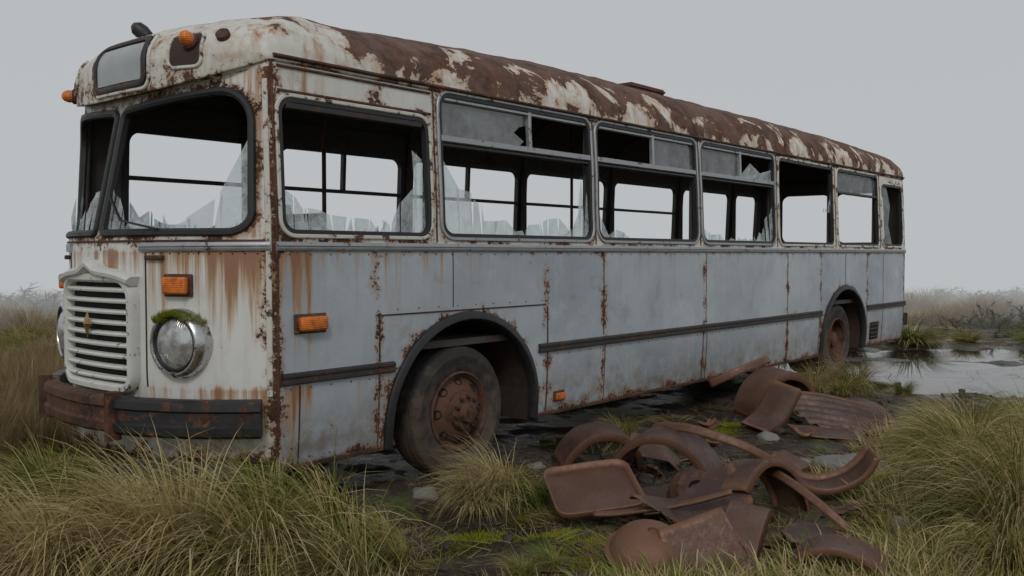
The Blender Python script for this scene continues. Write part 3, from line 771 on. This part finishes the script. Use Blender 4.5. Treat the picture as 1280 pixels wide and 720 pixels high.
def tussock(name,n,rad,l0,l1,w,a0,a1,droop,mat,seed,bias=(0,0),seg=6):
    rs=np.random.RandomState(seed)
    az=rs.rand(n)*2*np.pi; rr=rad*np.sqrt(rs.rand(n)); th=az+rs.normal(0,.5,n)
    Lb=l0+(l1-l0)*rs.rand(n)**1.3; st=R(a0)+(R(a1)-R(a0))*rs.rand(n)*(.3+.7*rr/rad)
    dr=droop*(.5+rs.rand(n)); ww=w*(.6+.8*rs.rand(n)); twist=rs.normal(0,.35,n)
    x=rr*np.cos(az); y=rr*np.sin(az); z=np.full(n,-.03)
    verts=[];cols=[]; rn=rs.rand(n); dy=rs.rand(n)
    hx=np.cos(th)+bias[0]; hy=np.sin(th)+bias[1]; hn=np.hypot(hx,hy)+1e-6; hx/=hn; hy/=hn
    px,py=-hy,hx
    ca=np.cos(twist);sa=np.sin(twist)
    for k in range(seg+1):
        t=k/seg; ang=np.minimum(st+dr*t**1.3,R(128))
        wk=ww*(1-t**2.2)*(.55+.45*min(1,t*4))+.0003
        for s in (-1,1):
            verts.append(np.stack([x+s*wk*px*ca,y+s*wk*py*ca,z+s*wk*sa],1))
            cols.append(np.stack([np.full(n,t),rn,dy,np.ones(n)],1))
        ds=Lb/seg; x=x+hx*np.sin(ang)*ds; y=y+hy*np.sin(ang)*ds; z=np.maximum(z+np.cos(ang)*ds,.004 if k>1 else -1)
    A=np.stack(verts,1).reshape(-1,3); Cc=np.stack(cols,1).reshape(-1,4); k2=2*(seg+1)
    base=(np.arange(n)*k2)[:,None,None]; q=np.array([[2*i,2*i+1,2*i+3,2*i+2] for i in range(seg)])[None]
    F=(base+q).reshape(-1,4)
    me=bpy.data.meshes.new(name); me.from_pydata(A.tolist(),[],F.tolist()); me.materials.append(mat)
    at=me.attributes.new('gc','FLOAT_COLOR','POINT'); at.data.foreach_set('color',Cc.astype(np.float32).ravel())
    me.polygons.foreach_set('use_smooth',[True]*len(me.polygons)); return me
bl=(-.95,.05)
BIG=[tussock('tussock_big',900,.17,.35,1.05,.0038,3,55,1.85,MG_MIX,i,bl,7) for i in range(4)]
GRN=[tussock('tussock_green',600,.15,.22,.60,.0036,3,50,1.5,MG_GREEN,20+i,bl,5) for i in range(3)]
DRY=[tussock('tussock_dry',340,.20,.40,.85,.0026,0,24,.6,MG_DRY,30+i,(-.45,-.2),4) for i in range(3)]
TRF=[tussock('turf',400,.34,.05,.20,.0030,5,65,1.1,MG_MIX,40+i,(0,0),3) for i in range(3)]+[tussock('turf',400,.34,.05,.17,.0030,5,60,1.0,MG_GREEN,46,(0,0),3)]
MOS=[tussock('moss_turf',1100,.22,.012,.045,.0028,5,60,.8,MG_MOSS,50+i,(0,0),2) for i in range(2)]
LIT=[tussock('dead_litter',150,.34,.10,.40,.0026,70,92,.25,MG_DRY,60+i,(0,0),3) for i in range(2)]
GR=empty('grass')
def put(me,x,y,s=1.,sz=None,name='grass_clump',dz=0):
    o=bpy.data.objects.new(name,me); COL.objects.link(o); o.parent=GR
    o.location=(x,y,H(x,y)+dz); o.rotation_euler=(random.uniform(-.08,.08),random.uniform(-.08,.08),random.uniform(0,6.28) if me.name.startswith(('turf','moss','dead')) else random.uniform(-.9,.9)); o.scale=(s,s,sz or s); return o
def inbus(x,y,m=0.): return -.45-m<x<12.3+m and -m<y<2.5+m
rs=random.Random(11)
for (r_,f_,s_,kind) in [(-1.35,4.75,1.0,'B'),(-1.05,5.05,.9,'B'),(-1.75,4.65,1.0,'B'),(-.85,4.6,.75,'B'),(-1.5,5.35,.85,'B'),(-2.1,5.0,.9,'B'),(-2.5,5.3,.95,'G'),(-2.75,5.7,1.05,'G'),(-3.1,6.0,1.1,'G'),(-2.3,4.5,.9,'B'),(-2.9,4.9,.9,'B'),(-2.3,5.6,.8,'G'),
  (-.75,5.15,.6,'G'),(-.62,4.95,.45,'G'),(-.1,6.2,.62,'B'),(.12,6.1,.62,'G'),(-.25,6.0,.5,'B'),(0,6.45,.6,'G'),(.2,4.75,.35,'G'),(.05,4.6,.35,'G'),(1.0,8.4,.62,'G'),(.9,8.7,.5,'B'),
  (2.75,5.0,.8,'B'),(2.95,5.3,.85,'B'),(2.9,5.9,.7,'B'),(3.2,5.6,.9,'B'),(3.1,6.2,.85,'B'),(3.3,6.6,.85,'B'),(3.7,6.2,.85,'B'),(3.2,7.2,.65,'G'),(3.7,7.4,.75,'B'),(4.3,7.2,.75,'B'),(4.3,8.4,.6,'B'),(2.5,4.5,.6,'B'),(3.0,4.9,.8,'G'),(3.45,5.2,.9,'B'),(5,8.2,.7,'B'),
  (3.95,10.9,.7,'G'),(4.2,11.3,.7,'B'),(4.7,11.0,.5,'G'),(3.7,11.2,.6,'B'),(3.3,10.2,.5,'G')]:
    x,y=P(r_,f_); 
    if inbus(x,y,-.05): continue
    put((BIG if kind=='B' else GRN)[rs.randrange(3)],x,y,s_)
def nearscrap(r,f): return ((r-1.35)/1.05)**2+((f-5.85)/1.5)**2<1 or ((r-2.95)/.9)**2+((f-8.9)/.7)**2<1
for _ in range(2900):
    f=3.2+rs.random()**1.15*11; r=rs.uniform(-.66,.66)*f*1.03; x,y=P(r,f)
    if inbus(x,y,.0): continue
    m=mudmask(x,y)
    if nearscrap(r,f): m=max(m,.6)
    if m<.22+rs.uniform(-.15,.2): put(rs.choice(TRF),x,y,rs.uniform(.8,1.35),name='turf_clump')
    elif m<.55 and rs.random()<.22: put(rs.choice(TRF),x,y,rs.uniform(.4,.8),name='turf_clump')
    elif rs.random()<.12: put(rs.choice(MOS),x,y,rs.uniform(.5,1.1),name='moss_clump')
    if rs.random()<.2: put(rs.choice(LIT),x,y,rs.uniform(.5,1.),name='litter')
for _ in range(400):
    f=4.3+rs.random()*11; r=rs.uniform(-.64,.66)*f; x,y=P(r,f)
    if inbus(x,y,.1) or nearscrap(r,f): continue
    m=mudmask(x,y)
    if m<.10: put(rs.choice(BIG+GRN),x,y,rs.uniform(.35,.8)*(1 if f<8 else .8))
for _ in range(150):
    f=rs.uniform(6.2,12); r=rs.uniform(-.64,-.47)*f; x,y=P(r,f)
    if inbus(x,y,.25): continue
    put(rs.choice(DRY),x,y,rs.uniform(.6,.95))
for _ in range(1300):
    f=13+rs.random()**1.3*38; r=rs.uniform(-.62,.62)*f; x,y=P(r,f)
    if inbus(x,y,.2) or mudmask(x,y)>.42: continue
    s=rs.uniform(.7,1.3)*(1+f/60); put(rs.choice(BIG+GRN+DRY*3+TRF*2),x,y,s,s*rs.uniform(.3,.6))
for k in range(11):
    o=bpy.data.objects.new('moss_tuft',MOS[k%2]); COL.objects.link(o); o.parent=BUS
    a=R(-40+k*8); o.location=hp+hn*(.0+.03*(k%2))+Vector((0,0,1))*math.cos(a)*.212+Vector((.3,-.95,0))*math.sin(a)*.2; o.scale=(.30,.30,1.2); o.rotation_euler=(0,0,k)
for (r_,f_) in [(1.7,8.6),(1.85,8.5),(2.0,8.7),(1.3,8.1),(2.25,5.6),(2.4,6.3),(.45,5.2),(.3,4.6),(.45,4.65),(2.3,6.9),(-.25,5.3),(2.2,7.6),(.1,5.9),(.3,5.1)]:
    for k in range(4):
        x,y=P(r_+rs.uniform(-.15,.15),f_+rs.uniform(-.15,.15)); put(MOS[k%2],x,y,rs.uniform(.7,1.1),name='moss_clump',dz=.01)

# ---------------------------------------------------------------- twiggy scrub at distance
def mat_leaf():
    t=NT('shrub_foliage'); v=t.obj()
    return t.done(t.pbr(t.mix(t.noise(v,5,4),(.045,.042,.024),(.11,.085,.05)),.8))
ML=mat_leaf()
def shrub(r_,f_,s,seed,hh=1.):
    q=np.random.RandomState(seed); V=[];F=[]
    for b in range(70):
        az=q.rand()*6.28; lean=q.rand()*1.5; L=s*(.35+.65*q.rand())/(1+.35*lean); p=Vector((q.normal(0,.4*s),q.normal(0,.4*s),-.1)); d=Vector((math.cos(az)*lean,math.sin(az)*lean,1)).normalized()
        for k in range(6):
            p2=p+d*L/6; n=d.cross(Vector((q.rand()-.5,q.rand()-.5,q.rand()-.5))).normalized()*.010*(1-k/7)*s
            i=len(V); V+= [p-n,p+n,p2+n*.8,p2-n*.8]; F.append((i,i+1,i+2,i+3))
            for m in range(10):
                c=p.lerp(p2,q.rand()); a_=(d*.9+Vector(q.normal(0,.6,3))).normalized()*(.05+.13*q.rand())*s; b_=Vector(q.normal(0,.007*s,3)); i=len(V); V+=[c-b_,c+b_,c+a_]; F.append((i,i+1,i+2))
            p=p2; d=(d+Vector(q.normal(0,.18,3))).normalized()
    x,y=P(r_,f_); o=newobj('shrub',V,F,ML); o.location=(x,y,H(x,y)); o.scale=(1.6,1.6,hh)
for i,(r_,f_,s,hh) in enumerate([(11.3,20.3,1.0,.8),(12.3,21,1.1,.8),(20,37,2.0,.6),(17.5,37,1.6,.6),(23,40,2.4,.6),(15.5,38,1.5,.6),(-16,31,1.9,.6),(-18,32,2.2,.6),(-21,36,2.6,.6)]): shrub(r_,f_,s,i,hh)

# ---------------------------------------------------------------- scrap (rigid bent plate)
def sheet(name,parent,r_,f_,z,w,l,curl,rot,seed,mat=M_SCRAP,tears=0,rim=0,nx=32,ny=14,th=.012,dent=.004,flange=0.,fold=0.,fa=0.,corr=0.,rc=0.):
    q=random.Random(seed*7+1); V=[];F=[];ed=[]
    cuts=[]
    for _ in range(tears):
        a=q.uniform(0,6.28); cuts.append((math.cos(a),math.sin(a),q.uniform(.30,.44)))
    ca,sa=math.cos(fa),math.sin(fa); fc=q.uniform(-.1,.1)
    for i in range(nx+1):
        for j in range(ny+1):
            u,v=i/nx-.5,j/ny-.5; jj=.012*mn.noise((u*11,v*11,seed))
            e=min(.5-abs(u),.5-abs(v))*min(w,l)
            if rc:   # rounded corners
                du,dv=abs(u)-(.5-rc),abs(v)-(.5-rc)
                if du>0 and dv>0:
                    d=math.hypot(du,dv); m=max(du,dv); k=m/d if d>0 else 1
                    u=math.copysign((.5-rc)+du*k,u); v=math.copysign((.5-rc)+dv*k,v)
            for (cx,cy,d) in cuts:
                k=cx*u+cy*v-d
                if k>-.02: e=min(e,.01)
                if k>0: u-=cx*(k-jj); v-=cy*(k-jj)
            X=u*w; Y=v*l; a=curl*u
            if abs(curl)>.05:
                Rr=w/curl; N=Vector((-math.sin(a),0,math.cos(a))); p=Vector((Rr*math.sin(a),Y,Rr*(1-math.cos(a))))
            else: N=Vector((0,0,1)); p=Vector((X,Y,0))
            p+=N*(fold*w*max(0,u*ca+v*sa-fc)+dent*mn.noise((X*5+seed,Y*5,seed))*2+corr*math.sin(v*2*math.pi*6))
            if flange and (j in (0,ny)): p+=N*(-flange if curl<=0 else flange); p.y*=.97
            if rim and (i in (0,nx) or j in (0,ny)): p=Vector((p.x*.985,p.y*.985,p.z+rim))
            V.append(p); ed.append(e)
    for i in range(nx):
        for j in range(ny): F.append((i*(ny+1)+j,(i+1)*(ny+1)+j,(i+1)*(ny+1)+j+1,i*(ny+1)+j+1))
    o=newobj(name,V,F,mat,parent,True)
    at=o.data.attributes.new('edge','FLOAT','POINT'); at.data.foreach_set('value',np.array(ed,dtype=np.float32))
    bm=bmesh.new(); bm.from_mesh(o.data); bmesh.ops.remove_doubles(bm,verts=bm.verts,dist=.0008); bm.to_mesh(o.data); bm.free()
    smooth_angle(o,24,False)
    x,y=P(r_,f_)
    o.rotation_euler=[R(a) for a in rot]; o.location=(x,y,H(x,y)+z)
    s=o.modifiers.new('s','SOLIDIFY'); s.thickness=th; s.offset=0
    return o
def yaw(a): return a-49.65
SP=empty('scrap_metal_pile')
sheet('tray_panel',SP,.52,5.85,.15,.58,.50,.0,(22,-5,yaw(10)),1,rim=.05,rc=.16,nx=24,ny=22)
sheet('mudguard',SP,1.12,6.45,.40,1.15,.30,-2.9,(6,6,yaw(-32)),2,flange=.05)
sheet('mudguard',SP,1.62,5.80,.34,1.0,.26,-2.6,(-12,24,yaw(38)),3,flange=.045)
sheet('bracket_plate',SP,1.05,5.45,.13,.62,.34,.0,(14,10,yaw(20)),4,tears=1,fold=.9,fa=.2,flange=.03)
sheet('mudguard_half',SP,1.28,5.0,.22,.72,.24,-1.9,(8,-18,yaw(64)),5,flange=.04)
sheet('curled_sheet',SP,2.05,5.95,.08,.80,.26,2.3,(8,-6,yaw(-6)),6,flange=.04)
sheet('mudguard',SP,.70,7.0,.34,.95,.30,-2.9,(10,4,yaw(14)),7,flange=.05)
sheet('folded_plate',SP,1.25,7.15,.12,.7,.40,.0,(12,8,yaw(-15)),8,tears=1,fold=-.8,fa=.2)
sheet('flat_plate',SP,.98,6.0,.06,.8,.50,.0,(3,4,yaw(35)),9,tears=2,rc=.1)
sheet('strip',SP,1.34,6.35,.42,1.2,.06,-2.3,(60,10,yaw(-30)),10,ny=3)
sheet('strip',SP,1.75,5.45,.24,1.0,.05,-1.7,(46,20,yaw(-60)),11,ny=3)
sheet('strip',SP,.90,5.45,.16,.85,.045,.3,(16,-14,yaw(-18)),12,ny=3,th=.02)
sheet('flat_plate',SP,1.75,5.15,.06,.55,.36,.0,(8,10,yaw(10)),14,tears=2)
sheet('folded_plate',SP,1.02,4.62,.08,.46,.30,.0,(10,-8,yaw(10)),18,tears=1,fold=.9,fa=1.4)
sheet('mudguard_half',SP,1.62,4.62,.16,.6,.22,-2.0,(6,-8,yaw(-30)),17,flange=.03)
sheet('bracket_plate',SP,2.1,6.7,.13,.5,.26,.0,(20,-10,yaw(30)),19,fold=-1.,fa=.1,flange=.03)
q=random.Random(5)
for k in range(15):
    a=q.uniform(0,6.28); d=.55+.6*q.random(); rr=1.3+.9*d*math.cos(a); ff=5.9+1.35*d*math.sin(a)
    cu=q.choice([0,0,-1,1])*q.uniform(1.,2.4)
    sheet('fragment',SP,rr,ff,.035+.03*q.random(),q.uniform(.12,.30),q.uniform(.05,.16),cu,(q.uniform(-18,18),q.uniform(-18,18),q.uniform(0,360)),30+k,tears=2,nx=14,ny=8,fold=0 if cu else q.uniform(-1.,1.),fa=q.uniform(0,3),flange=q.choice([0,.02]))
x,y=P(.72,4.78)
lathe('domed_cover',[(.225,.0),(.235,.008),(.212,.02),(.20,.06),(.168,.105),(.12,.14),(.065,.158),(.03,.162),(.026,.150),(.0,.148)],(x,y,H(x,y)+.05),Vector((-.25,-.32,1)),M_SCRAP,40,SP,jit=.02)
x,y=P(1.18,5.85); lathe('brake_drum',[(.0,.02),(.05,.02),(.06,.06),(.13,.06),(.15,.03),(.17,.0),(.17,-.1),(.15,-.1)],(x,y,H(x,y)+.14),Vector((-.5,-.5,.6)),M_RUST,32,SP)
SP2=empty('scrap_metal_pile')
sheet('mudguard',SP2,2.60,9.2,.50,1.15,.36,-2.9,(6,-14,yaw(22)),21,flange=.06)
sheet('corrugated_sheet',SP2,3.10,8.75,.22,1.1,.62,-.5,(24,10,yaw(-10)),22,tears=1,corr=.016,ny=48,nx=20)
sheet('mudguard_half',SP2,3.5,9.1,.24,.8,.30,-2.0,(0,10,yaw(-30)),23,flange=.04)
sheet('bracket_plate',SP2,2.45,8.7,.14,.55,.34,.0,(14,-18,yaw(40)),24,tears=1,fold=.8,flange=.04)
sheet('flat_plate',SP2,2.9,8.3,.06,.7,.4,.0,(6,4,yaw(0)),25,tears=2)
sheet('strip',SP2,2.5,9.4,.56,1.1,.08,-2.6,(66,-14,yaw(30)),26,ny=3)
for k in range(12):
    rr=q.uniform(1.6,4.0); ff=q.uniform(7.4,9.8)
    x,y=P(rr,ff)
    if inbus(x,y,.1): continue
    sheet('fragment',SP2,rr,ff,.04,q.uniform(.15,.35),q.uniform(.06,.18),q.choice([-1,1])*q.uniform(.8,2.2),(q.uniform(-15,15),q.uniform(-15,15),q.uniform(0,360)),60+k,tears=2,nx=14,ny=8,flange=.02)
def mat_stone():
    t=NT('stone'); v=t.obj(); n=t.noise(v,12,6,.7)
    return t.done(t.pbr(t.mix(n,(.12,.115,.105),(.30,.29,.27)),.8,0,t.bump(n,.5,.02)))
def mat_clod():
    t=NT('clod'); v=t.obj(); n=t.noise(v,12,5,.7)
    return t.done(t.pbr(t.mix(n,(.02,.014,.01),(.07,.051,.037)),t.lin(n,.3,.7,.3,.9),0,t.bump(n,.6,.02)))
MS=mat_stone(); MC=mat_clod()
def rock(x,y,s,seed,mat,name,flat=.5,parent=None):
    bm=bmesh.new(); bmesh.ops.create_icosphere(bm,subdivisions=3,radius=1)
    for v in bm.verts:
        c=v.co; v.co=c*(1+.35*mn.noise(c*1.1+Vector((seed,0,0)))+.12*mn.noise(c*3+Vector((0,seed,0))))
        v.co=Vector((v.co.x*s,v.co.y*s*.75,v.co.z*s*flat))
    me=bpy.data.meshes.new(name); bm.to_mesh(me); bm.free(); me.materials.append(mat)
    for f in me.polygons: f.use_smooth=True
    o=bpy.data.objects.new(name,me); COL.objects.link(o); o.location=(x,y,H(x,y)+s*flat*.2); o.rotation_euler=(0,0,seed*1.7); 
    if parent: o.parent=parent
for i,(r_,f_,s,fl) in enumerate([(2.55,6.75,.30,.35),(2.2,7.0,.12,.5),(-.6,6.35,.10,.6),(-.42,6.15,.07,.6),(2.3,5.3,.12,.5),(2.3,8.2,.12,.4),(.2,7.2,.07,.5)]):
    x,y=P(r_,f_); rock(x,y,s,i+1,MS,'stone',fl)
CL=empty('mud_clods')
for i in range(460):
    x=rs.uniform(-.2,9); y=-rs.random()**.8*2.9; rock(x,y,rs.uniform(.012,.05)*(1.8 if rs.random()<.2 else 1),i,MC,'clod',.6,CL)

# ---------------------------------------------------------------- fog bank, sky, sun
def fog():
    t=NT('fog_emissive'); d=.036
    ab=t.n('ShaderNodeVolumeAbsorption'); ab.inputs['Color'].default_value=(0,0,0,1); ab.inputs['Density'].default_value=d
    em=t.n('ShaderNodeEmission'); em.inputs[0].default_value=(.945,.975,1.0,1); em.inputs[1].default_value=d*.52  # fog glows by itself: scattered daylight and soft fill put in as emission
    ad=t.n('ShaderNodeAddShader'); t.l(ab.outputs[0],ad.inputs[0]); t.l(em.outputs[0],ad.inputs[1]); t.l(ad.outputs[0],t.out.inputs['Volume'])
    V=[];F=[];n=48
    for ri,za,zb in ((14.5,-12,22),(300,-12,22)):
        for z in (za,zb):
            for k in range(n):
                a=2*math.pi*k/n; V.append((3+ri*math.cos(a),0+ri*math.sin(a),z))
    for k in range(n):
        j=(k+1)%n
        F+= [(k,j,n+j,n+k),(2*n+j,2*n+k,3*n+k,3*n+j),(n+k,n+j,3*n+j,3*n+k),(j,k,2*n+k,2*n+j)]
    o=newobj('fog',V,F,t.m); fix(o)
fog()
w=bpy.data.worlds.new('World'); scene.world=w; w.use_nodes=True; nt=w.node_tree; nt.nodes.clear()
out=nt.nodes.new('ShaderNodeOutputWorld'); bg=nt.nodes.new('ShaderNodeBackground'); sky=nt.nodes.new('ShaderNodeTexSky')
sd=Vector((-.62,-.50,.62)).normalized()
sky.sky_type='NISHITA'; sky.sun_disc=False; sky.sun_elevation=math.asin(sd.z); sky.sun_rotation=math.atan2(sd.x,sd.y)
sky.dust_density=4; sky.air_density=1.5
hs=nt.nodes.new('ShaderNodeHueSaturation'); hs.inputs['Saturation'].default_value=.12; nt.links.new(sky.outputs[0],hs.inputs['Color'])
mx=nt.nodes.new('ShaderNodeMix'); mx.data_type='RGBA'; mx.inputs[0].default_value=.75; nt.links.new(hs.outputs[0],mx.inputs[6]); mx.inputs[7].default_value=(3.9,4.25,4.8,1)
nt.links.new(mx.outputs[2],bg.inputs[0]); bg.inputs[1].default_value=.10; nt.links.new(bg.outputs[0],out.inputs[0])
sl=bpy.data.lights.new('sun','SUN'); sl.energy=1.45; sl.angle=R(12); sl.color=(1,.965,.92); so=bpy.data.objects.new('sun',sl); COL.objects.link(so)
so.rotation_euler=(-sd).to_track_quat('-Z','Y').to_euler()
cd=bpy.data.cameras.new('camera'); cam=bpy.data.objects.new('camera',cd); COL.objects.link(cam); cd.sensor_width=36; cd.lens=1150/1280*36; cd.clip_end=2000; cd.clip_start=.05
cam.location=(CX,CY,CZ); cam.rotation_euler=Vector((CT,ST,-.0365)).to_track_quat('-Z','Y').to_euler(); scene.camera=cam
print('objs',len(bpy.data.objects))
